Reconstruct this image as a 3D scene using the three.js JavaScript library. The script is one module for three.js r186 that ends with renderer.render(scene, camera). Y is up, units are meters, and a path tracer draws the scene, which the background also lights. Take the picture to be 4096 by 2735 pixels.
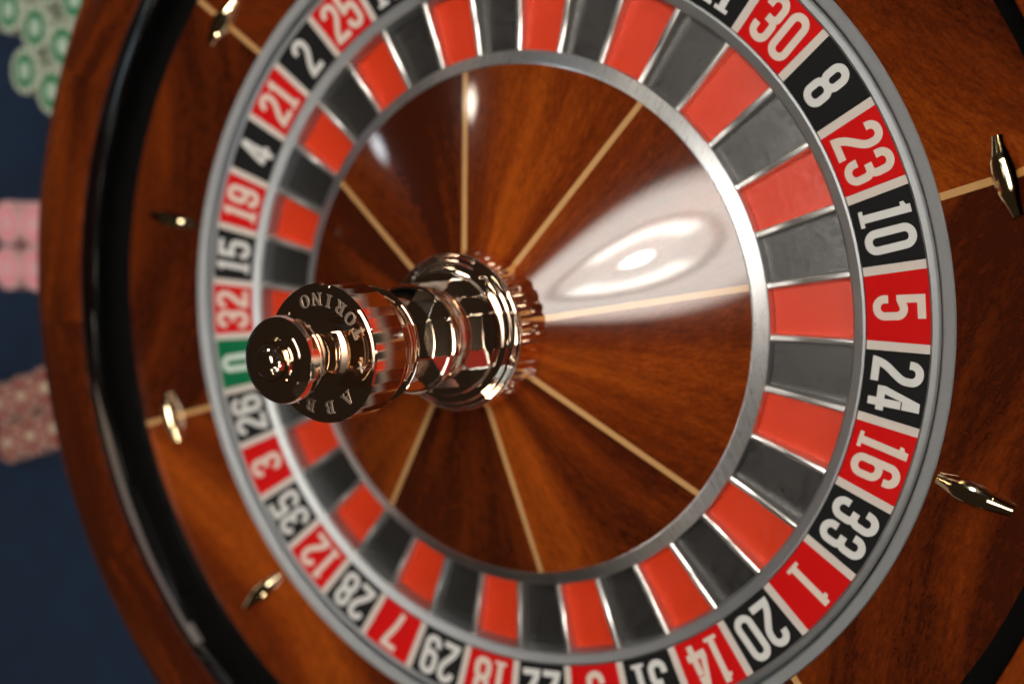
import * as THREE from 'three';
import { toCreasedNormals, mergeGeometries } from 'three/addons/utils/BufferGeometryUtils.js';
import { FontLoader } from 'three/addons/loaders/FontLoader.js';
import { TextGeometry } from 'three/addons/geometries/TextGeometry.js';
import { RectAreaLightUniformsLib } from 'three/addons/lights/RectAreaLightUniformsLib.js';

// ---------------------------------------------------------------- camera, surroundings, exposure
const scene = new THREE.Scene();
const camera = new THREE.PerspectiveCamera(38.47, 1024 / 683, 0.02, 60);
{
  const X = new THREE.Vector3(0.85493215, -0.51190635, 0.08392199);
  const Y = new THREE.Vector3(0.0379862, -0.09956603, -0.99430561);
  const Z = new THREE.Vector3(0.51734714, 0.85325172, -0.06567682);
  const m = new THREE.Matrix4().makeBasis(X, Y, Z).setPosition(0.32220026, 0.51572741, -0.02874753);
  m.decompose(camera.position, camera.quaternion, camera.scale);
  camera.focus = 0.472;
  camera.userData.fStop = 3.0;
}
scene.background = new THREE.Color().setRGB(0.0170, 0.0122, 0.0085);   // the dim interior around the table
const renderer = new THREE.WebGLRenderer({ antialias: true });
renderer.toneMapping = THREE.LinearToneMapping;
renderer.toneMappingExposure = 1.0;
renderer.shadowMap.enabled = true;
RectAreaLightUniformsLib.init();

// ---------------------------------------------------------------- helpers
const D = Math.PI / 180, TAU = Math.PI * 2;
let seed = 7;
const rnd = () => { seed = (seed * 1664525 + 1013904223) >>> 0; return seed / 4294967296; };
const taken = {};
function numbered(n) { const k = taken[n] = (taken[n] ?? -1) + 1; return k ? n + '_' + String(k).padStart(3, '0') : n; }
function mesh(name, geo, mat, parent) {
  const o = new THREE.Mesh(geo, mat); o.name = name; o.castShadow = o.receiveShadow = true;
  if (parent) parent.add(o);
  return o;
}
function thing(o, name, label, category, group, kind) {
  o.name = numbered(name);
  if (kind) o.userData.kind = kind; 
  if (label) o.userData.label = label;
  if (category) o.userData.category = category;
  if (group) o.userData.group = group;
  scene.add(o); return o;
}
const RGB = (r, g, b) => new THREE.Color().setRGB(r, g, b);
const std = (color, roughness, metalness = 0, more = {}) => new THREE.MeshPhysicalMaterial({ color, roughness, metalness, ...more });
// a solid of revolution over an arc; poly: closed (r,h) outline, counter-clockwise with r to the right and h up; flat normals across its edges
function arcSolid(poly, a0, a1, n, uvScale = 1, grain = 'tangent', off = [0, 0], smooth = null) {
  const pos = [], nor = [], uv = [], idx = [];
  const am = (a0 + a1) / 2, cx = Math.cos(am), cz = Math.sin(am), m = poly.length;
  const push = (r, h, a, nr, nh) => {
    const x = r * Math.cos(a), z = r * Math.sin(a);
    pos.push(x, h, z); nor.push(nr * Math.cos(a), nh, nr * Math.sin(a));
    const rad = x * cx + z * cz, tan = -x * cz + z * cx;
    const g = grain === 'tangent' ? [tan, rad] : grain === 'fan' ? [r, (a - am) * 0.075] : [rad, tan];
    uv.push(g[0] / uvScale + off[0], (g[1] - (grain === 'tangent' ? h : 0)) / uvScale + off[1]);
    return pos.length / 3 - 1;
  };
  const en = poly.map((p, i) => { const q = poly[(i + 1) % m], dr = q[0] - p[0], dh = q[1] - p[1], l = Math.hypot(dr, dh) || 1; return [dh / l, -dr / l]; });
  for (let i = 0; i < m; i++) {
    const p = poly[i], q = poly[(i + 1) % m], e = en[i];
    const bl = (f) => { const v = [e[0] + f[0], e[1] + f[1]], l = Math.hypot(...v) || 1; return [v[0] / l, v[1] / l]; };
    const np = smooth && smooth.includes(i) ? bl(en[(i + m - 1) % m]) : e, nq = smooth && smooth.includes((i + 1) % m) ? bl(en[(i + 1) % m]) : e;
    let last = null;
    for (let k = 0; k <= n; k++) {
      const a = a0 + (a1 - a0) * k / n;
      const A = push(p[0], p[1], a, ...np), B = push(q[0], q[1], a, ...nq);
      if (last) idx.push(last[0], last[1], B, last[0], B, A);
      last = [A, B];
    }
  }
  if (a1 - a0 < TAU - 1e-6) {
    const tri = THREE.ShapeUtils.triangulateShape(poly.map(([r, h]) => new THREE.Vector2(r, h)), []);
    for (const [a, s] of [[a0, -1], [a1, 1]]) {
      const base = pos.length / 3;
      for (const [r, h] of poly) { push(r, h, a, 0, 0); const k = nor.length - 3; nor[k] = -Math.sin(a) * s; nor[k + 2] = Math.cos(a) * s; }
      for (const t of tri) s > 0 ? idx.push(base + t[0], base + t[1], base + t[2]) : idx.push(base + t[0], base + t[2], base + t[1]);
    }
  }
  const g = new THREE.BufferGeometry();
  g.setAttribute('position', new THREE.Float32BufferAttribute(pos, 3));
  g.setAttribute('normal', new THREE.Float32BufferAttribute(nor, 3));
  g.setAttribute('uv', new THREE.Float32BufferAttribute(uv, 2));
  g.setIndex(idx); return g;
}
const lathe = (pts, seg = 160, crease = 0.6) => toCreasedNormals(new THREE.LatheGeometry(pts.map(([r, h]) => new THREE.Vector2(r, h)), seg), crease);
function spline(pts, per = 5) {
  const c = new THREE.CatmullRomCurve3(pts.map(([r, h]) => new THREE.Vector3(r, h, 0)), false, 'centripetal');
  return c.getPoints((pts.length - 1) * per).map((p) => [Math.max(p.x, 0), p.y]);
}

// ---------------------------------------------------------------- procedural textures
const hash = (x, y, s) => { let h = Math.imul(x, 374761393) + Math.imul(y, 668265263) + Math.imul(s, 974634721) | 0; h = Math.imul(h ^ (h >>> 13), 1274126177); return ((h ^ (h >>> 16)) >>> 0) / 4294967296; };
function pnoise(x, y, px, py, s) {          // value noise that repeats after px, py cells
  const xi = Math.floor(x), yi = Math.floor(y), fx = x - xi, fy = y - yi, u = fx * fx * (3 - 2 * fx), v = fy * fy * (3 - 2 * fy);
  const m = (a, n) => ((a % n) + n) % n, x0 = m(xi, px), x1 = m(xi + 1, px), y0 = m(yi, py), y1 = m(yi + 1, py);
  const a = hash(x0, y0, s), b = hash(x1, y0, s), c = hash(x0, y1, s), d = hash(x1, y1, s);
  return a + (b - a) * u + (c - a) * v + (a - b - c + d) * u * v;
}
const srgb = (l) => Math.round(255 * Math.min(1, Math.max(0, l <= 0.0031308 ? 12.92 * l : 1.055 * l ** (1 / 2.4) - 0.055)));
function dataTexture(n, fn, colour) {
  const data = new Uint8Array(n * n * 4);
  for (let j = 0; j < n; j++) for (let i = 0; i < n; i++) { const c = fn(i / n, j / n), k = (j * n + i) * 4; data[k] = c[0]; data[k + 1] = c[1]; data[k + 2] = c[2]; data[k + 3] = 255; }
  const t = new THREE.DataTexture(data, n, n); t.wrapS = t.wrapT = THREE.RepeatWrapping; t.magFilter = THREE.LinearFilter; t.minFilter = THREE.LinearMipmapLinearFilter; t.generateMipmaps = true;
  if (colour) t.colorSpace = THREE.SRGBColorSpace;
  t.needsUpdate = true; return t;
}
const WOOD = 0.4;                            // metres a wood tile covers; u runs along the grain
const woodMap = dataTexture(2048, (u, v) => {
  const wob = (pnoise(u * 3, v * 3, 3, 3, 1) - 0.5) * 0.035 + (pnoise(u * 9, v * 9, 9, 9, 2) - 0.5) * 0.004, w = v + wob;
  const band = pnoise(u * 2, w * 14, 2, 14, 3) * 0.5 + pnoise(u * 3, w * 31, 3, 31, 4) * 0.33 + pnoise(u * 5, w * 70, 5, 70, 5) * 0.17;
  const line = pnoise(u * 10, w * 230, 10, 230, 6) - 0.5;
  const fleck = (pnoise(u * 96 + v * 80, v * 540 + u * 40, 96, 540, 7) - 0.5) * 0.7 + (pnoise(u * 300 + v * 200, v * 800, 300, 800, 14) - 0.5) * 0.6, fl2 = pnoise(u * 70, w * 120, 70, 120, 8) - 0.5;
  const pore = Math.max(0, pnoise(u * 130, w * 700, 130, 700, 9) - 0.80) * 4;
  let t = (band - 0.5) * 1.55 + 0.41 + line * 0.15 + fleck * 0.36 + fl2 * 0.09;
  t = Math.min(1, Math.max(0, t));
  const A = [0.046, 0.0074, 0.0021], B = [0.136, 0.0225, 0.0031], C = [0.285, 0.056, 0.0054];
  const s = t < 0.5 ? t * 2 : t * 2 - 1, p = t < 0.5 ? A : B, q = t < 0.5 ? B : C, k = 1 - 0.16 * Math.min(1, pore);
  return [0, 1, 2].map((i) => srgb((p[i] + (q[i] - p[i]) * s) * k));
}, true);
const speck = dataTexture(512, (u, v) => {
  const a = pnoise(u * 24, v * 24, 24, 24, 11), b = pnoise(u * 120, v * 120, 120, 120, 12), c = pnoise(u * 6, v * 6, 6, 6, 13);
  const g = Math.round(255 * (0.35 + 0.3 * a + 0.2 * b + 0.15 * c)); return [g, g, g];
});
const feltMap = dataTexture(512, (u, v) => {
  const a = pnoise(u * 200, v * 200, 200, 200, 21), b = pnoise(u * 12, v * 12, 12, 12, 22), c = pnoise(u * 64, v * 64, 64, 64, 23);
  const k = 0.62 + 0.35 * a + 0.22 * b + 0.16 * c; return [0.0016 * k, 0.0152 * k, 0.046 * k].map(srgb);
}, true);
const scratch = (() => {                     // fine turning marks and handling scratches on the aluminium
  const c = document.createElement('canvas'); c.width = c.height = 1024; const x = c.getContext('2d');
  x.fillStyle = 'rgb(128,128,128)'; x.fillRect(0, 0, 1024, 1024);
  for (let i = 0; i < 2600; i++) { const g = Math.round(90 + rnd() * 80); x.strokeStyle = `rgba(${g},${g},${g},${0.10 + rnd() * 0.25})`; x.lineWidth = 0.6 + rnd(); const y = rnd() * 1024, l = 40 + rnd() * 400, sx = rnd() * 1100 - 80; x.beginPath(); x.moveTo(sx, y); x.lineTo(sx + l, y + (rnd() - 0.5) * 6); x.stroke(); }
  for (let i = 0; i < 160; i++) { const g = rnd() < 0.5 ? 70 : 190; x.strokeStyle = `rgba(${g},${g},${g},0.45)`; x.lineWidth = 0.7 + rnd(); const a = rnd() * TAU, l = 10 + rnd() * 60, sx = rnd() * 1024, sy = rnd() * 1024; x.beginPath(); x.moveTo(sx, sy); x.lineTo(sx + Math.cos(a) * l, sy + Math.sin(a) * l); x.stroke(); }
  const t = new THREE.CanvasTexture(c); t.wrapS = t.wrapT = THREE.RepeatWrapping; return t;
})();

// ---------------------------------------------------------------- materials
const lacquer = { clearcoat: 1, clearcoatRoughness: 0.035 };
const woodTones = [0.94, 0.87, 1.0, 0.82, 0.96].map((k) => std(RGB(k, k, k), 0.16, 0, { map: woodMap, specularIntensity: 0.25, ...lacquer }));
const inlayMat = std(RGB(0.47, 0.265, 0.105), 0.16, 0, { specularIntensity: 0.25, ...lacquer });
const steel = std(RGB(0.42, 0.44, 0.455), 0.62, 1, { roughnessMap: scratch, bumpMap: scratch, bumpScale: 0.00004 });
steel.roughness = 1.0;
const brightSteel = std(RGB(0.74, 0.75, 0.76), 0.56, 1, { roughnessMap: scratch });
const fretSteel = std(RGB(0.80, 0.79, 0.77), 0.34, 1);
const chrome = std(RGB(0.90, 0.69, 0.52), 0.05, 1);
const engraved = std(RGB(0.66, 0.56, 0.47), 0.38, 1);
const goldChrome = std(RGB(0.92, 0.76, 0.47), 0.07, 1);
const blackGloss = std(RGB(0.0040, 0.0040, 0.0040), 0.15, 0, { specularIntensity: 0.6 });
const redFloor = std(RGB(0.60, 0.036, 0.007), 0.62, 0, { specularIntensity: 0.6, roughnessMap: speck, bumpMap: speck, bumpScale: 0.00006 });
const blackFloor = std(RGB(0.0130, 0.0120, 0.0110), 0.60, 0, { ior: 1.58, roughnessMap: speck, bumpMap: speck, bumpScale: 0.00006 });
const greenFloor = std(RGB(0.0, 0.13, 0.05), 0.40, 0, { bumpMap: speck, bumpScale: 0.00006 });
const whitePaint = std(RGB(0.56, 0.50, 0.455), 0.5);
const felt = std(RGB(1, 1, 1), 0.95, 0, { map: feltMap, sheen: 0.2, sheenRoughness: 0.6, sheenColor: RGB(0.03, 0.06, 0.12) });

// ---------------------------------------------------------------- the round lamp overhead
const LAMP = new THREE.Vector3(0.285, 1.6, -0.31);
{
  const g = new THREE.Group(); g.position.copy(LAMP);
  thing(g, 'round_ceiling_lamp', 'round white ceiling lamp of concentric rings, mirrored in the polished cone', 'lamp');
  const glow = (s) => std(RGB(0.7, 0.7, 0.68), 0.6, 0, { emissive: RGB(1, 0.925, 0.835), emissiveIntensity: s });
  mesh('lamp_housing', lathe([[0, 0.06], [0.40, 0.055], [0.43, 0.035], [0.435, -0.004], [0.42, -0.006], [0.415, 0.012], [0, 0.014]].reverse(), 96), std(RGB(0.5, 0.49, 0.47), 0.5), g);
  const ring = (name, r0, r1, y, s) => mesh(name, arcSolid([[r0, y], [r1, y], [r1, y + 0.006], [r0, y + 0.006]], 0, TAU, 96), glow(s), g);
  ring('outer_lamp_ring', 0.212, 0.345, 0.0, 12.5); ring('rim_lamp_ring', 0.346, 0.385, 0.002, 8.5); ring('edge_lamp_ring', 0.386, 0.412, 0.004, 4.4);
  ring('middle_lamp_ring', 0.058, 0.190, -0.004, 12.5);
  for (const c of [-92, 88]) mesh('lamp_tube', arcSolid([[0.128, -0.016], [0.168, -0.016], [0.173, -0.010], [0.168, -0.005], [0.128, -0.005], [0.123, -0.010]], (c - 55) * D, (c + 55) * D, 40), glow(27), g);
  mesh('lamp_bulb', lathe([[0, -0.028], [0.019, -0.024], [0.028, -0.008], [0.028, 0.01], [0, 0.01]], 48), glow(45), g);
  const l = new THREE.SpotLight(RGB(1, 0.925, 0.835), 0.5, 0, 75 * D, 0.6, 2);
  l.name = 'lamp_light'; l.position.set(LAMP.x, LAMP.y - 0.035, LAMP.z); l.target.position.set(0.1, 0, -0.05); l.castShadow = true; l.shadow.radius = 1.3; l.shadow.mapSize.set(1024, 1024);
  scene.add(l, l.target);
}

// ---------------------------------------------------------------- table
const TABLE = -0.105;
{
  const g = new THREE.BoxGeometry(2.3, 0.05, 2.0);
  const uv = g.attributes.uv; for (let i = 0; i < uv.count; i++) uv.setXY(i, uv.getX(i) * 9, uv.getY(i) * 8);
  const t = mesh('table', g, felt); t.position.set(-0.35, TABLE - 0.025, 0);
  thing(t, 'table', 'dark blue felt of the gaming table under the wheel and chips', 'table', null, 'structure');
}

// ---------------------------------------------------------------- the fixed bowl of the wheel
const slopeR0 = 0.2622, slopeH0 = 0.0048, slopeR1 = 0.3148, slopeH1 = 0.0235, kB = (slopeH1 - slopeH0) / (slopeR1 - slopeR0);
const bowlH = (r) => slopeH0 + (r - slopeR0) * kB;
const bowl = new THREE.Group(); bowl.position.set(0, TABLE, 0);
thing(bowl, 'roulette_bowl', 'polished mahogany roulette bowl with black ball track and nickel deflectors', 'roulette bowl');
// measured heights have the number ring's outer edge at zero; parts are shifted to the bowl's base below
const bpart = (name, geo, mat) => { const o = mesh(name, geo, mat, bowl); o.position.y = -TABLE; return o; };
bpart('bowl_base', arcSolid([[0.002, TABLE], [0.36, TABLE], [0.36, 0.010], [0.345, 0.014], [0.315, 0.0215], [0.2622, 0.003], [0.2605, -0.046], [0.002, -0.046]], 0, TAU, 120), blackGloss);
bpart('metal_ring', arcSolid([[0.2607, -0.02], [0.2622, 0.0035], [0.2622, 0.0050], [0.2615, 0.0054], [0.2606, 0.0051], [0.2567, 0.0039], [0.2559, 0.0032], [0.2559, -0.02]], 0, TAU, 220, 0.06), steel);
{
  const w = 0.0036;
  for (let k = 0; k < 6; k++) {
    const a0 = (-10.9 + 60 * k) * D, a1 = a0 + 60 * D, gap = w / 2 / 0.288;
    const off = [rnd(), rnd()];
    bpart('veneer_panel', arcSolid([[0.2624, slopeH0 - 0.0018], [0.3150, slopeH1 - 0.0018], [0.3150, bowlH(0.3150)], [0.2624, bowlH(0.2624)]], a0 + gap, a1 - gap, 40, WOOD, 'tangent', off), woodTones[k % 5]);
    // inlay between two panels: a straight strip of even width
    const L = (0.3150 - 0.2624) * Math.hypot(1, kB), b = new THREE.BoxGeometry(L, 0.002, w + 0.0002);
    const o = bpart('inlay_strip', b, inlayMat), rm = (0.3150 + 0.2624) / 2;
    const ex = new THREE.Vector3(Math.cos(a0), kB, Math.sin(a0)).normalize(), ez = new THREE.Vector3(-Math.sin(a0), 0, Math.cos(a0)), ey = new THREE.Vector3().crossVectors(ez, ex);
    new THREE.Matrix4().makeBasis(ex, ey, ez).setPosition(new THREE.Vector3(Math.cos(a0) * rm, bowlH(rm) - TABLE, Math.sin(a0) * rm).addScaledVector(ey, -0.00088)).decompose(o.position, o.quaternion, o.scale);
  }
}
// ball track: a black cove under the overhanging lip
bpart('ball_track', lathe([[0.3150, 0.0180], [0.3151, 0.0238], [0.3165, 0.0247], [0.3265, 0.0262], [0.3345, 0.0292], [0.3405, 0.0340], [0.3440, 0.0405], [0.3450, 0.0480], [0.3445, 0.0540], [0.3250, 0.0552], [0.3218, 0.0565], [0.3208, 0.0590], [0.3209, 0.0612]], 200, 0.5), blackGloss);
{
  const n = 12;
  for (let k = 0; k < n; k++) {
    const a0 = (-176 + 30 * k) * D, a1 = a0 + 30 * D, e = 0.00025 / 0.35;
    const poly = [[0.3212, 0.0605], [0.3460, 0.0560], [0.3700, -0.090], [0.3790, TABLE + 0.001], [0.3850, -0.09], [0.3850, 0.040], [0.3838, 0.0500], [0.3800, 0.0565], [0.3735, 0.0608], [0.3600, 0.0643], [0.3450, 0.0652], [0.3320, 0.0645], [0.3235, 0.0636], [0.3212, 0.0624]];
    bpart('rim_panel', arcSolid(poly, a0 + e, a1 - e, 20, WOOD, 'tangent', [rnd(), rnd()], [5, 6, 7, 8, 9, 10, 11, 12]), woodTones[[3, 4, 1, 0, 3, 2, 1, 4, 0, 3, 2, 2][k]]);
  }
}
// bright metal band on the back wall of the track, tapering at one end, with a clip at the other
{
  const pos = [], idx = [], n = 60, A0 = 184 * D, A1 = 142.5 * D;
  for (let k = 0; k <= n; k++) {
    const t = k / n, a = A0 + (A1 - A0) * t, lo = 0.0485 - 0.0165 * Math.min(1, t * 1.7) ** 0.8;
    for (const [r, h] of [[0.3436, 0.0532], [0.3422, 0.0532], [0.3422, lo], [0.3436, lo]]) pos.push(r * Math.cos(a), h, r * Math.sin(a));
    if (k) for (let e = 0; e < 4; e++) { const p = (k - 1) * 4 + e, q = (k - 1) * 4 + (e + 1) % 4; idx.push(p, q, q + 4, p, q + 4, p + 4); }
  }
  idx.push(0, 2, 1, 0, 3, 2); const z = n * 4; idx.push(z, z + 1, z + 2, z, z + 2, z + 3);
  const g = new THREE.BufferGeometry(); g.setAttribute('position', new THREE.Float32BufferAttribute(pos, 3)); g.setIndex(idx);
  g.setAttribute('uv', new THREE.Float32BufferAttribute(pos.flatMap((_, i) => (i % 3 ? [] : [pos[i] * 8, pos[i + 2] * 8])), 2));
  bpart('track_band', toCreasedNormals(g, 0.6), std(RGB(0.78, 0.75, 0.74), 0.45, 1));
  const clip = bpart('band_clip', arcSolid([[0.3395, 0.0345], [0.3442, 0.0345], [0.3442, 0.0530], [0.3395, 0.0525]], 139.6 * D, 142.4 * D, 6), std(RGB(0.88, 0.87, 0.86), 0.4, 1));
}
// deflectors: canoe-shaped studs, alternately along and across the slope
{
  const L = 0.0188, nx = 40, nt = 20, pos = [], idx = [];
  for (let i = 0; i <= nx; i++) {
    const t = i / nx * 2 - 1, q = Math.abs(t);
    const w = 0.0033 + 0.0036 * Math.cos(t * Math.PI / 2) ** 1.5, h = q < 0.42 ? 0.0088 - 0.0006 * (q / 0.42) ** 2 : 0.0082 - 0.0042 * ((q - 0.42) / 0.58) ** 0.9;
    for (let j = 0; j <= nt; j++) { const th = j / nt * Math.PI, c = Math.cos(th), s = Math.sin(th); pos.push(t * L, h * s ** 0.85 - 0.0004, Math.sign(c) * Math.abs(c) ** 0.95 * w); }
    if (i) for (let j = 0; j < nt; j++) { const a = (i - 1) * (nt + 1) + j, b = a + nt + 1; idx.push(a, a + 1, b + 1, a, b + 1, b); }
  }
  for (const [i, s] of [[0, 1], [nx, -1]]) for (let j = 1; j < nt; j++) { const b = i * (nt + 1); s > 0 ? idx.push(b, b + j + 1, b + j) : idx.push(b, b + j, b + j + 1); }
  const g0 = new THREE.BufferGeometry(); g0.setAttribute('position', new THREE.Float32BufferAttribute(pos, 3)); g0.setIndex(idx);
  g0.setAttribute('uv', new THREE.Float32BufferAttribute(pos.flatMap((_, i) => (i % 3 ? [] : [pos[i] * 30, pos[i + 2] * 30])), 2));
  const g = toCreasedNormals(g0, 0.42);
  for (let k = 0; k < 12; k++) {
    const a = (-10.9 + 30 * k) * D, along = k % 2 === 1, r = along ? 0.2828 : 0.2935;
    const rad = new THREE.Vector3(Math.cos(a), kB, Math.sin(a)).normalize(), tan = new THREE.Vector3(-Math.sin(a), 0, Math.cos(a)), up = new THREE.Vector3().crossVectors(tan, rad);
    const o = bpart('deflector', g, goldChrome), x = along ? rad : tan, z = new THREE.Vector3().crossVectors(x, up);
    new THREE.Matrix4().makeBasis(x, up, z).setPosition(Math.cos(a) * r, bowlH(r) - TABLE, Math.sin(a) * r).decompose(o.position, o.quaternion, o.scale);
  }
}

// ---------------------------------------------------------------- the rotor: cone, pockets, number ring
const BASE = -0.0455;
const rotor = new THREE.Group(); rotor.position.set(0, BASE, 0);
thing(rotor, 'roulette_rotor', 'spinning rotor of numbered red and black pockets with polished turret', 'roulette rotor');
const rpart = (name, geo, mat, parent = rotor) => { const o = mesh(name, geo, mat, parent); if (parent === rotor) o.position.y = -BASE; return o; };
const ORDER = [0, 32, 15, 19, 4, 21, 2, 25, 17, 34, 6, 27, 13, 36, 11, 30, 8, 23, 10, 5, 24, 16, 33, 1, 20, 14, 31, 9, 22, 18, 29, 7, 28, 12, 35, 3, 26];
const REDS = new Set([1, 3, 5, 7, 9, 12, 14, 16, 18, 19, 21, 23, 25, 27, 30, 32, 34, 36]);
const STEP = TAU / 37, PH0 = 3.06769288;
rpart('rotor_base', arcSolid([[0.002, BASE], [0.09, BASE], [0.10, -0.036], [0.245, -0.030], [0.2500, -0.0020], [0.2180, -0.0098], [0.2100, -0.0235], [0.1680, -0.0225], [0.1590, -0.0100], [0.046, 0.0215], [0.002, 0.0215]], 0, TAU, 120), blackGloss);
rpart('outer_ring', arcSolid([[0.2502, -0.012], [0.2551, -0.012], [0.2551, 0.0002], [0.2546, 0.0005], [0.2538, 0.0009], [0.2512, 0.0019], [0.2502, 0.0006]], 0, TAU, 220, 0.06), steel);
rpart('pocket_ring', arcSolid([[0.2113, -0.0225], [0.2180, -0.0100], [0.2184, -0.0079], [0.2180, -0.0070], [0.2168, -0.0066], [0.2125, -0.0086], [0.2113, -0.0102]], 0, TAU, 220, 0.06), steel);
rpart('cone_ring', arcSolid([[0.1590, -0.0105], [0.1676, -0.0215], [0.1676, -0.0110], [0.1670, -0.0102], [0.1596, -0.0075], [0.1588, -0.0071]], 0, TAU, 220, 0.06), brightSteel);
// cone: eight veneer wedges and eight inlays
{
  const r0 = 0.0455, r1 = 0.1588, h0 = 0.0249, h1 = -0.0075, k = (h0 - h1) / (r1 - r0), H = (r) => h1 + (r1 - r) * k, w = 0.0036;
  for (let i = 0; i < 8; i++) {
    const a0 = (-4.45 + 45 * i) * D;
    const gapIn = w / 2 / r1;
    rpart('veneer_wedge', arcSolid([[r0, H(r0) - 0.0016], [r1, h1 - 0.0016], [r1, h1], [r0, H(r0)]], a0 + gapIn, a0 + 45 * D - gapIn, 44, WOOD, 'fan', [rnd(), rnd()]), woodTones[[0, 2, 1, 3, 4, 1, 4, 2][i]]);
    const L = Math.hypot(r1 - r0, h0 - h1), b = new THREE.BoxGeometry(L, 0.002, w), o = rpart('inlay_strip', b, inlayMat), rm = (r0 + r1) / 2;
    const ex = new THREE.Vector3(Math.cos(a0), -k, Math.sin(a0)).normalize(), ez = new THREE.Vector3(-Math.sin(a0), 0, Math.cos(a0)), ey = new THREE.Vector3().crossVectors(ez, ex);
    new THREE.Matrix4().makeBasis(ex, ey, ez).setPosition(new THREE.Vector3(Math.cos(a0) * rm, H(rm) - BASE, Math.sin(a0) * rm).addScaledVector(ey, -0.00088)).decompose(o.position, o.quaternion, o.scale);
  }
}
// numerals drawn as strokes: tall, square-shouldered sign figures (millimetres)
const DH = 26.9, DW = 12.8, SW = 4.2;
function digit(x, d, ox, oy) {
  const s = SW / 2, W = d === '1' ? 9 : DW, H = DH, R = 4.1, P = (f) => { x.beginPath(); f(); x.stroke(); };
  x.save(); x.translate(ox, oy); x.lineWidth = SW; x.lineJoin = 'miter'; x.lineCap = 'butt';
  const rr = (a, b, w, h, r) => P(() => x.roundRect(a, b, w, h, r));
  if (d === '0') rr(s, s, W - SW, H - SW, R);
  if (d === '8') { rr(s + 0.4, s, W - SW - 0.8, H / 2 - s, 3.9); rr(s, H / 2, W - SW, H / 2 - s, 3.9); }
  if (d === '1') { P(() => { x.moveTo(W / 2, 0); x.lineTo(W / 2, H); }); x.lineWidth = 2.3; P(() => { x.moveTo(0.2, H - 1.15); x.lineTo(W - 0.2, H - 1.15); }); x.beginPath(); x.moveTo(W / 2 + s, 0); x.lineTo(W / 2 - 0.4, 0); x.quadraticCurveTo(W / 2 - 1.8, 2.2, 0.5, 2.9); x.lineTo(0.5, 5.0); x.lineTo(W / 2 + s, 5.0); x.fill(); }
  if (d === '2') P(() => { x.moveTo(s, 7.6); x.lineTo(s, 6); x.arcTo(s, s, W / 2, s, R); x.arcTo(W - s, s, W - s, 9, R); x.lineTo(W - s, 8); x.bezierCurveTo(W - s, 13.5, 3.4, 17, s + 0.3, H - s); x.lineTo(W, H - s); });
  if (d === '3') P(() => { x.moveTo(s, 8.4); x.lineTo(s, 6); x.arcTo(s, s, W / 2, s, R); x.arcTo(W - s, s, W - s, H / 4, R); x.arcTo(W - s, H / 2, W / 2, H / 2, 3.2); x.lineTo(4.6, H / 2); x.moveTo(4.6, H / 2); x.lineTo(W / 2, H / 2); x.arcTo(W - s, H / 2, W - s, H * 0.75, 3.2); x.arcTo(W - s, H - s, W / 2, H - s, R); x.arcTo(s, H - s, s, H * 0.75, R); x.lineTo(s, H - 8.4); });
  if (d === '4') { P(() => { x.moveTo(W * 0.66, H); x.lineTo(W * 0.66, 9.5); }); P(() => { x.moveTo(0, H - 6.6); x.lineTo(W, H - 6.6); }); x.beginPath(); x.moveTo(W * 0.66 + s, 0); x.lineTo(W * 0.66 - s - 0.6, 0); x.lineTo(0, H - 8.6); x.lineTo(0, H - 6.6); x.lineTo(3.6, H - 6.6); x.lineTo(W * 0.66 - s + 0.2, 9); x.lineTo(W * 0.66 + s, 9); x.fill(); }
  if (d === '5') P(() => { x.moveTo(W - 0.5, s); x.lineTo(s, s); x.lineTo(s, 12.4); x.lineTo(s + 0.5, 12.4); x.arcTo(W - s, 9.2, W - s, 14, 3.6); x.arcTo(W - s, H - s, W / 2, H - s, R); x.arcTo(s, H - s, s, 18, R); x.lineTo(s, H - 8.2); });
  const six = () => { P(() => { x.moveTo(W - s, 8); x.lineTo(W - s, 6); x.arcTo(W - s, s, W / 2, s, R); x.arcTo(s, s, s, H / 2, R); x.lineTo(s, H * 0.7); }); rr(s, H * 0.43, W - SW, H * 0.57 - s, R); };
  if (d === '6') six();
  if (d === '9') { x.translate(W, H); x.rotate(Math.PI); six(); }
  if (d === '7') P(() => { x.moveTo(0, s); x.lineTo(W - s - 0.2, s); x.bezierCurveTo(W - s - 1, 9, W * 0.42, 14, W * 0.36, H); });
  x.restore(); return W;
}
const CW = 256, CH = 204, PXMM = CW / 44, atlas = document.createElement('canvas'); atlas.width = 2048; atlas.height = 1024;
{
  const x = atlas.getContext('2d');
  ORDER.forEach((n, i) => {
    const cx = (i % 8) * CW, cy = Math.floor(i / 8) * CH;
    x.fillStyle = n === 0 ? 'rgb(0,98,58)' : REDS.has(n) ? 'rgb(190,4,4)' : 'rgb(20,20,20)'; x.fillRect(cx, cy, CW, CH);
    x.save(); x.beginPath(); x.rect(cx, cy, CW, CH); x.clip(); x.translate(cx, cy); x.scale(PXMM, PXMM);
    x.strokeStyle = x.fillStyle = n === 0 ? 'rgb(196,208,200)' : REDS.has(n) ? 'rgb(206,192,180)' : 'rgb(202,202,200)';
    const t = String(n), ws = [...t].map((d) => (d === '1' ? 9 : DW)), tot = ws.reduce((p, q) => p + q, 0) + 1.9 * (t.length - 1);
    let px = 22 - tot / 2; for (const d of t) px += digit(x, d, px, 17.55 - 0.6 - DH / 2) + 1.9;
    x.restore();
  });
}
const atlasTex = new THREE.CanvasTexture(atlas); atlasTex.colorSpace = THREE.SRGBColorSpace; atlasTex.generateMipmaps = true;
const tileMat = std(RGB(1, 1, 1), 0.5, 0, { map: atlasTex, specularIntensity: 0.35 });
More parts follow.
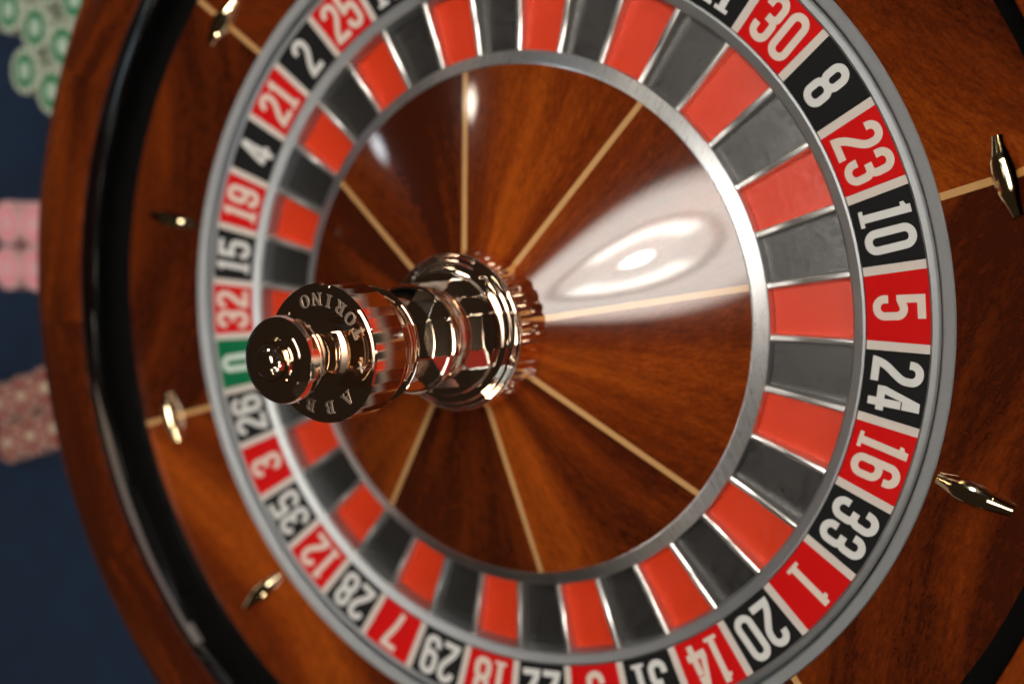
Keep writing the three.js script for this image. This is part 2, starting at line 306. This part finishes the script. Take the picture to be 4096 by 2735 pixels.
{
  const r0 = 0.2186, h0 = -0.0077, r1 = 0.2500, h1 = 0.0, L = Math.hypot(r1 - r0, h1 - h0), wd = 0.0046;
  const rings = [0.1680, 0.2110];
  ORDER.forEach((n, i) => {
    const ac = PH0 + i * STEP, red = REDS.has(n), colour = n === 0 ? 'green' : red ? 'red' : 'black';
    const g = arcSolid([[r0, h0 - 0.0012], [r1, h1 - 0.0012], [r1, h1], [r0, h0]], ac - STEP / 2 + wd * 0.5 / r1, ac + STEP / 2 - wd * 0.5 / r1, 6);
    const p = g.attributes.position, uv = g.attributes.uv, cx = Math.cos(ac), cz = Math.sin(ac);
    for (let k = 0; k < p.count; k++) {
      const X = p.getX(k), Zz = p.getZ(k), rad = (X * cx + Zz * cz - (r0 + r1) / 2) * L / (r1 - r0), tan = -X * cz + Zz * cx;
      uv.setXY(k, ((i % 8) + 0.5 + tan * 1000 / 44) * CW / 2048, 1 - (Math.floor(i / 8) + 0.5 - rad * 1000 / (CH / PXMM)) * CH / 1024);
    }
    rpart('number_tile', g, tileMat).userData.label = `${colour} tile printed with the number ${n}`;
    // white divider between this number and the next
    const a = ac + STEP / 2, b = new THREE.BoxGeometry(L, 0.0014, wd), o = rpart('divider_strip', b, whitePaint), rm = (r0 + r1) / 2;
    const ex = new THREE.Vector3(Math.cos(a) * (r1 - r0), h1 - h0, Math.sin(a) * (r1 - r0)).normalize(), ez = new THREE.Vector3(-Math.sin(a), 0, Math.cos(a)), ey = new THREE.Vector3().crossVectors(ez, ex);
    new THREE.Matrix4().makeBasis(ex, ey, ez).setPosition(new THREE.Vector3(Math.cos(a) * rm, (h0 + h1) / 2 - BASE, Math.sin(a) * rm).addScaledVector(ey, -0.00052)).decompose(o.position, o.quaternion, o.scale);
    // pocket floor
    rpart('pocket_floor', arcSolid([[0.1677, -0.0222], [0.2112, -0.0232], [0.2112, -0.0208], [0.1677, -0.0198]], ac - STEP / 2 + 0.0020, ac + STEP / 2 - 0.0020, 6, 0.05), n === 0 ? greenFloor : red ? redFloor : blackFloor).userData.label = `${colour} pocket of number ${n}`;
    // fret: a tapered bar with a rounded back, dropping a little towards the cone
    const st = [[0.1670, -0.0131], [0.1780, -0.0131], [0.1885, -0.0127], [0.1900, -0.0120], [0.2116, -0.0110]], sec = [[-0.0023, -1], [-0.00175, 0.55], [-0.0015, 0.80], [-0.0009, 0.95], [0, 1], [0.0009, 0.95], [0.0015, 0.80], [0.00175, 0.55], [0.0023, -1]];
    const pos = [], idx = [], m = sec.length, fx = Math.cos(a), fz = Math.sin(a), bot = -0.0222;
    st.forEach(([r, h], q) => {
      for (const [t, v] of sec) { const y = v < 0 ? bot : h - (1 - v) * 0.0022; pos.push(r * fx - t * fz, y, r * fz + t * fx); }
      if (q) for (let e = 0; e < m - 1; e++) { const u = (q - 1) * m + e; idx.push(u, u + m, u + m + 1, u, u + m + 1, u + 1); }
    });
    const fg = new THREE.BufferGeometry(); fg.setAttribute('position', new THREE.Float32BufferAttribute(pos, 3)); fg.setIndex(idx);
    fg.setAttribute('uv', new THREE.Float32BufferAttribute(pos.flatMap((_, z) => (z % 3 ? [] : [pos[z] * 20, pos[z + 2] * 20])), 2));
    rpart('pocket_fret', toCreasedNormals(fg, 0.9), fretSteel);
  });
}

// ---------------------------------------------------------------- the turret on the rotor
{
  const turret = new THREE.Group(); turret.name = 'turret'; turret.position.y = -BASE; turret.userData.label = 'polished dark nickel turret with engraved disc and knob'; rotor.add(turret);
  const tp = (n, g, m = chrome) => mesh(n, g, m, turret);
  { // fluted collar
    const nf = 40, per = 10, N = nf * per, prof = [[0.0455, 0.0225], [0.0478, 0.0235], [0.0482, 0.0250], [0.0474, 0.0300], [0.0462, 0.0400], [0.0452, 0.0478], [0.040, 0.0485]], pos = [], idx = [];
    prof.forEach(([r, h], q) => { for (let k = 0; k < N; k++) { const a = k / N * TAU, f = 1 - 0.024 * Math.cos(a * nf / 2) ** 4; pos.push(r * f * Math.cos(a), h, r * f * Math.sin(a)); } if (q) for (let k = 0; k < N; k++) { const u = (q - 1) * N + k, v = (q - 1) * N + (k + 1) % N; idx.push(u, u + N, v + N, u, v + N, v); } });
    const g = new THREE.BufferGeometry(); g.setAttribute('position', new THREE.Float32BufferAttribute(pos, 3)); g.setIndex(idx);
    g.setAttribute('uv', new THREE.Float32BufferAttribute(pos.flatMap((_, z) => (z % 3 ? [] : [pos[z] * 20, pos[z + 1] * 20])), 2));
    tp('fluted_collar', toCreasedNormals(g, 0.75));
  }
  tp('skirt', lathe(spline([[0.0400, 0.0470], [0.0446, 0.0471], [0.0455, 0.0476], [0.0460, 0.0487], [0.0457, 0.0497], [0.0449, 0.0502], [0.0441, 0.0503], [0.0437, 0.0507], [0.0435, 0.0520], [0.0431, 0.0527], [0.0421, 0.0530], [0.0412, 0.0531], [0.0408, 0.0536], [0.0406, 0.0549], [0.0401, 0.0557], [0.0389, 0.0560], [0.0372, 0.0561], [0.0362, 0.0563], [0.0357, 0.0570], [0.0355, 0.0590], [0.0350, 0.0601], [0.0333, 0.0612], [0.0304, 0.0632], [0.0282, 0.0656], [0.0268, 0.0684], [0.0259, 0.0712], [0.0256, 0.0735]]), 160, 1.0));
  tp('bead_ring', lathe(spline([[0.0255, 0.0730], [0.0266, 0.0738], [0.0276, 0.0752], [0.0277, 0.0772], [0.0268, 0.0788], [0.0262, 0.0796], [0.0264, 0.0806], [0.0280, 0.0818], [0.0288, 0.0838], [0.0284, 0.0858], [0.0273, 0.0868], [0.0272, 0.0876], [0.0286, 0.0884], [0.0297, 0.0898], [0.0298, 0.0914], [0.0290, 0.0926], [0.0276, 0.0934]]), 160, 1.0));
  tp('bell', lathe(spline([[0.0282, 0.0928], [0.0268, 0.0944], [0.0240, 0.0984], [0.0212, 0.1030], [0.0188, 0.1075], [0.0170, 0.1125], [0.0168, 0.1165], [0.0180, 0.1197], [0.0215, 0.1212], [0.0250, 0.1220], [0.0285, 0.1224], [0.0300, 0.1228], [0.0306, 0.1236], [0.0303, 0.1244], [0.0295, 0.1247], [0.0268, 0.1248], [0.0262, 0.1252], [0.0261, 0.1275], [0.0270, 0.1282], [0.0286, 0.1284], [0.0291, 0.1290], [0.0292, 0.1320], [0.0292, 0.1358]]), 160, 1.0));
  tp('disc_bead', lathe([...spline([[0.0290, 0.1352], [0.0310, 0.1357], [0.0324, 0.1364], [0.0329, 0.1374], [0.0326, 0.1384], [0.0318, 0.1388]])], 160, 1.0));
  tp('engraved_disc', lathe([[0.0312, 0.1386], [0.0333, 0.1389], [0.0338, 0.1396], [0.0338, 0.1612], [0.0332, 0.1622], [0.0324, 0.1626], [0.0100, 0.1626]], 240, 0.25));
  tp('neck', lathe(spline([[0.0178, 0.1624], [0.0164, 0.1630], [0.0150, 0.1637], [0.0141, 0.1646], ...Array.from({ length: 11 }, (_, i) => [i % 2 ? 0.0138 - i * 0.0001 : 0.0120, 0.1652 + i * 0.00085]), [0.0126, 0.1742]]), 128, 1.0));
  tp('knob', lathe(spline([[0.0122, 0.1736], [0.0134, 0.1742], [0.0150, 0.1753], [0.0163, 0.1762], [0.0168, 0.1773], [0.0165, 0.1783], [0.0166, 0.1788], [0.0178, 0.1794], [0.0187, 0.1803], [0.0189, 0.1815], [0.0185, 0.1823], [0.0186, 0.1828], [0.0196, 0.1834], [0.0203, 0.1848], [0.0205, 0.1864], [0.0203, 0.1886], [0.0197, 0.1907], [0.0188, 0.1922], [0.0176, 0.1931], [0.0164, 0.1935]]), 160, 1.0));
  tp('knob_face', lathe([[0.0165, 0.1934], [0.0162, 0.1936], [0.0106, 0.1936], [0.0104, 0.1933]], 160, 0.3));
  tp('finial_dome', lathe([[0.0114, 0.1930], [0.0113, 0.1940], [0.0109, 0.1948], [0.0102, 0.1952], [0.0095, 0.1949], [0.0090, 0.1940], ...Array.from({ length: 19 }, (_, i) => { const t = i / 18 * Math.PI / 2; return [0.0086 * Math.cos(t), 0.1940 + 0.0074 * Math.sin(t)]; })], 96, 0.5));
  // engraved maker's words round the disc: one reads clockwise with tops outward, the other anti-clockwise with tops inward
  const font = await new FontLoader().loadAsync('fonts/droid/droid_serif_bold.typeface.json');
  const letter = (ch, deg, outward) => {
    const g = new TextGeometry(ch, { font, size: 0.0062, depth: 0.0002, curveSegments: 5, bevelEnabled: true, bevelThickness: 0.00012, bevelSize: 0.00006, bevelSegments: 1 });
    g.computeBoundingBox(); const b = g.boundingBox; g.translate(-(b.min.x + b.max.x) / 2, -0.0031, 0);
    const a = deg * D, r = 0.0262, rad = new THREE.Vector3(Math.cos(a), 0, Math.sin(a)), up = rad.clone().multiplyScalar(outward ? 1 : -1), n = new THREE.Vector3(0, 1, 0), x = new THREE.Vector3().crossVectors(up, n);
    const o = tp('letter', g, engraved); new THREE.Matrix4().makeBasis(x, up, n).setPosition(rad.x * r, 0.16255, rad.z * r).decompose(o.position, o.quaternion, o.scale);
  };
  [...'TORINO'].forEach((c, i) => letter(c, -20.6 - 16.7 * i, false));
  [56, 83, 110, 128, 147, 172, 193].forEach((d, i) => letter('ABBIATI'[i], d, true));
  for (const deg of [17, 226]) { // small four-petal ornaments between the words
    const gs = [0, 1, 2, 3].map((k) => { const e = new THREE.SphereGeometry(0.00085, 10, 8); e.scale(1.5, 0.3, 0.7); e.translate(0.0013, 0, 0); e.rotateY(k * Math.PI / 2); return e; });
    const o = tp('ornament', mergeGeometries(gs), engraved), a = deg * D; o.position.set(0.0258 * Math.cos(a), 0.1627, 0.0258 * Math.sin(a)); o.rotation.y = -a + 0.4;
  }
}

// ---------------------------------------------------------------- chips in square-packed stacks on the felt
{
  const R = 0.0207, T = 0.004;
  const paints = {
    green: { face: 'rgb(150,166,146)', ring: 'rgb(30,118,76)', core: 'rgb(176,196,180)', dash: 'rgb(205,205,188)', side: 'rgb(150,166,146)' },
    pink: { face: 'rgb(222,158,162)', ring: 'rgb(232,148,160)', core: 'rgb(224,176,180)', dash: 'rgb(205,186,176)', side: 'rgb(222,158,162)' },
    maroon: { face: 'rgb(166,104,96)', ring: 'rgb(124,8,22)', core: 'rgb(206,188,164)', dash: 'rgb(206,188,168)', side: 'rgb(166,104,96)' },
  };
  const body = lathe([[0.001, 0], [R - 0.0005, 0], [R, 0.0005], [R, T - 0.0006], [R - 0.0005, T - 0.00012], [0.001, T - 0.00012]], 40, 0.5);
  const face = new THREE.CylinderGeometry(R - 0.0006, R - 0.0006, 0.0003, 40); face.translate(0, T - 0.0002, 0);
  const made = {};
  for (const [k, p] of Object.entries(paints)) {
    const c = document.createElement('canvas'); c.width = c.height = 256; const x = c.getContext('2d'), disc = (r, f) => { x.fillStyle = f; x.beginPath(); x.arc(128, 128, r, 0, TAU); x.fill(); };
    disc(200, p.face); x.lineWidth = 26; for (let i = 0; i < 24; i++) { x.strokeStyle = i % 2 ? p.dash : p.face; x.beginPath(); x.arc(128, 128, 112, i * TAU / 24, (i + 0.62) * TAU / 24); x.stroke(); }
    disc(94, p.ring); disc(50, p.core);
    const t = new THREE.CanvasTexture(c); t.colorSpace = THREE.SRGBColorSpace;
    const s = document.createElement('canvas'); s.width = 256; s.height = 16; const y = s.getContext('2d'); y.fillStyle = p.side; y.fillRect(0, 0, 256, 16); y.fillStyle = p.dash; for (let i = 0; i < 12; i++) y.fillRect(i * 21.3, 0, 9, 16);
    const st = new THREE.CanvasTexture(s); st.colorSpace = THREE.SRGBColorSpace;
    made[k] = [std(RGB(1, 1, 1), 0.55, 0, { map: st }), std(RGB(1, 1, 1), 0.5, 0, { map: t })];
  }
  const stacks = (kind, o, u, v, cells, count, words) => {
    const [bm, fm] = made[kind];
    for (const [i, j] of cells) for (let q = 0; q < count; q++) {
      const top = q === count - 1, c = new THREE.Group();
      c.position.set(o[0] + u[0] * i + v[0] * j + (rnd() - 0.5) * 0.0013, TABLE + q * T + 0.0001, o[1] + u[1] * i + v[1] * j + (rnd() - 0.5) * 0.0013); c.rotation.y = rnd() * TAU;
      mesh('chip_body', body, bm, c); if (top) mesh('printed_face', face, fm, c);
      thing(c, 'casino_chip', top ? `${words}, on top of its stack on the blue felt` : `${words}, under others in a stack on the blue felt`, 'chip', `${kind} chips ${top ? 'on top of' : 'inside'} the stacks`);
    }
  };
  const cells = (i0, i1, j0, j1, skip = []) => { const r = []; for (let i = i0; i <= i1; i++) for (let j = j0; j <= j1; j++) if (!skip.includes(i + ',' + j)) r.push([i, j]); return r; };
  stacks('green', [-0.4793, -0.285], [0.0353, 0.0229], [-0.0224, 0.0347], cells(-1, 2, -1, 1, ['2,1', '2,-1', '-1,1']), 17, 'green casino chip with pale centre');
  stacks('pink', [-0.5350, -0.0735], [-0.0418, -0.0050], [0.0080, -0.0420], cells(0, 1, 0, 1), 15, 'pink casino chip');
  stacks('maroon', [-0.6426, 0.0513], [0.0412, -0.0079], [0.0079, 0.0412], cells(-1, 2, 0, 1, []), 5, 'maroon casino chip with cream centre');
}

// ---------------------------------------------------------------- small lamps and a screen elsewhere in the hall, seen only as glints on the metal
{
  const housing = std(RGB(0.1, 0.1, 0.1), 0.5), warm = RGB(1, 0.86, 0.70), cool = RGB(0.86, 0.95, 1), glass = [[warm, 36], [cool, 36], [warm, 30], [cool, 7]].map(([c, e]) => std(RGB(0.6, 0.6, 0.6), 0.5, 0, { emissive: c, emissiveIntensity: e }));
  const body = lathe([[0, 0.05], [0.06, 0.05], [0.065, 0.0], [0.05, -0.002], [0.048, 0.008], [0, 0.008]].reverse(), 32);
  const disc = lathe([[0, -0.004], [0.03, -0.003], [0.045, 0.0], [0.045, 0.006], [0, 0.006]], 32);
  const spots = [];                          // [position, size]
  const dir = (az, zen) => [Math.sin(zen * D) * Math.cos(az * D), Math.cos(zen * D), Math.sin(zen * D) * Math.sin(az * D)];
  const from = (p, d, t, k) => spots.push([[0, 1, 2].map((i) => p[i] + d[i] * t), k]);
  from([-0.006, -0.001, -0.137], [-0.547, 0.600, -0.584], 2.2, 0.85); from([-0.082, -0.004, -0.121], [-0.803, 0.420, -0.423], 3.2, 1.3);
  for (const [az, zen, t, k] of [[20, 48, 2.6, 1], [36, 55, 2.8, 0.8], [48, 50, 2.6, 0.8], [60, 58, 3, 0.8], [74, 52, 2.6, 0.8], [-20, 52, 2.6, 1], [-34, 60, 3, 0.7], [-48, 50, 2.6, 1], [-66, 57, 2.9, 0.8], [-84, 50, 2.6, 0.9],
    [8, 66, 3.4, 0.8], [-8, 71, 3.6, 0.8], [28, 70, 3.6, 0.7], [-56, 70, 3.6, 0.8], [88, 66, 3.2, 0.7], [-100, 66, 3.2, 0.7], [-40, 76, 4, 0.8], [-30, 80, 4, 0.9], [-24, 74, 4, 0.7], [-66, 79, 4, 0.9], [-76, 74, 4, 0.8], [-12, 82, 4.2, 0.8], [4, 79, 4, 0.7], [66, 76, 4, 0.8], [76, 80, 4, 0.9], [90, 77, 4, 0.8], [-92, 80, 4, 0.9], [14, 84, 4.4, 0.8]]) from([0, 0.1, 0], dir(az, zen), t, zen >= 66 ? k * 2.2 : k);
  spots.forEach(([p, k], i) => {
    const g = new THREE.Group(), c = i % 4 === 1 ? cool : warm, dist = Math.hypot(...p);
    g.position.set(...p); g.scale.setScalar(k);
    mesh('housing', body, housing, g); mesh('lamp_glass', disc, i < 2 ? glass[i + 2] : i % 4 === 1 ? glass[1] : glass[0], g);
    g.lookAt(0, 0, 0); g.rotateX(-Math.PI / 2);
    thing(g, 'ceiling_downlight', 'small round downlight of the hall, seen as a glint on the metal', 'lamp', 'hall downlights');
    const l = new THREE.PointLight(c, (i === 1 ? 0.015 : 0.05) * k * k, 0, 2); l.name = 'downlight_light'; l.position.copy(g.position).multiplyScalar(1 - 0.02 / dist); l.shadow.radius = 2; l.castShadow = true; scene.add(l);
  });
  const g = new THREE.Group(); g.position.set(1.15, 0.95, 1.65);
  mesh('screen_frame', new THREE.BoxGeometry(0.62, 0.40, 0.03), housing, g).position.z = -0.017;
  mesh('screen_glass', new THREE.PlaneGeometry(0.58, 0.36), std(RGB(0.02, 0.02, 0.02), 0.3, 0, { emissive: RGB(0.72, 0.90, 1), emissiveIntensity: 4 }), g);
  g.lookAt(0, 0.1, 0);
  thing(g, 'wall_screen', 'bright bluish wall screen mirrored in the turret', 'screen');
  const l = new THREE.RectAreaLight(RGB(0.72, 0.90, 1), 1.2, 0.58, 0.36); l.name = 'screen_light'; l.position.copy(g.position).multiplyScalar(0.992); l.lookAt(0, 0.1, 0); scene.add(l);
}
// a pleated red curtain beside the table, mirrored in the turret's bells
{
  const nx = 72, ny = 6, pos = [], idx = [], Wd = 0.75, Ht = 0.62;
  for (const side of [0, 1]) for (let j = 0; j <= ny; j++) for (let i = 0; i <= nx; i++) { const u = i / nx, f = 0.018 * Math.sin(u * 46 + 0.5 * Math.sin(u * 9)) + 0.008 * Math.sin(u * 17 + j * 0.25); pos.push((u - 0.5) * Wd, j / ny * Ht, f + side * -0.003); }
  const at = (s2, i, j) => s2 * (nx + 1) * (ny + 1) + j * (nx + 1) + i, q = (a, b, c, d) => idx.push(a, b, c, a, c, d);
  for (let j = 0; j < ny; j++) for (let i = 0; i < nx; i++) { q(at(0, i, j), at(0, i + 1, j), at(0, i + 1, j + 1), at(0, i, j + 1)); q(at(1, i, j + 1), at(1, i + 1, j + 1), at(1, i + 1, j), at(1, i, j)); }
  for (let i = 0; i < nx; i++) { q(at(0, i, ny), at(0, i + 1, ny), at(1, i + 1, ny), at(1, i, ny)); q(at(1, i, 0), at(1, i + 1, 0), at(0, i + 1, 0), at(0, i, 0)); }
  const g = new THREE.BufferGeometry(); g.setAttribute('position', new THREE.Float32BufferAttribute(pos, 3)); g.setIndex(idx); g.computeVertexNormals();
  g.setAttribute('uv', new THREE.Float32BufferAttribute(pos.flatMap((_, i) => (i % 3 ? [] : [pos[i] * 5, pos[i + 1] * 5])), 2));
  const c = mesh('red_curtain', g, std(RGB(0.50, 0.045, 0.035), 0.9)); c.position.set(0.80, -0.12, 0.52); c.rotation.y = Math.atan2(-0.80, -0.52);
  thing(c, 'red_curtain', 'pleated red cloth hanging beside the table, mirrored in the turret', 'curtain');
}
scene.traverse((o) => { if (o.isMesh) o.castShadow = o.receiveShadow = true; });
renderer.render(scene, camera);
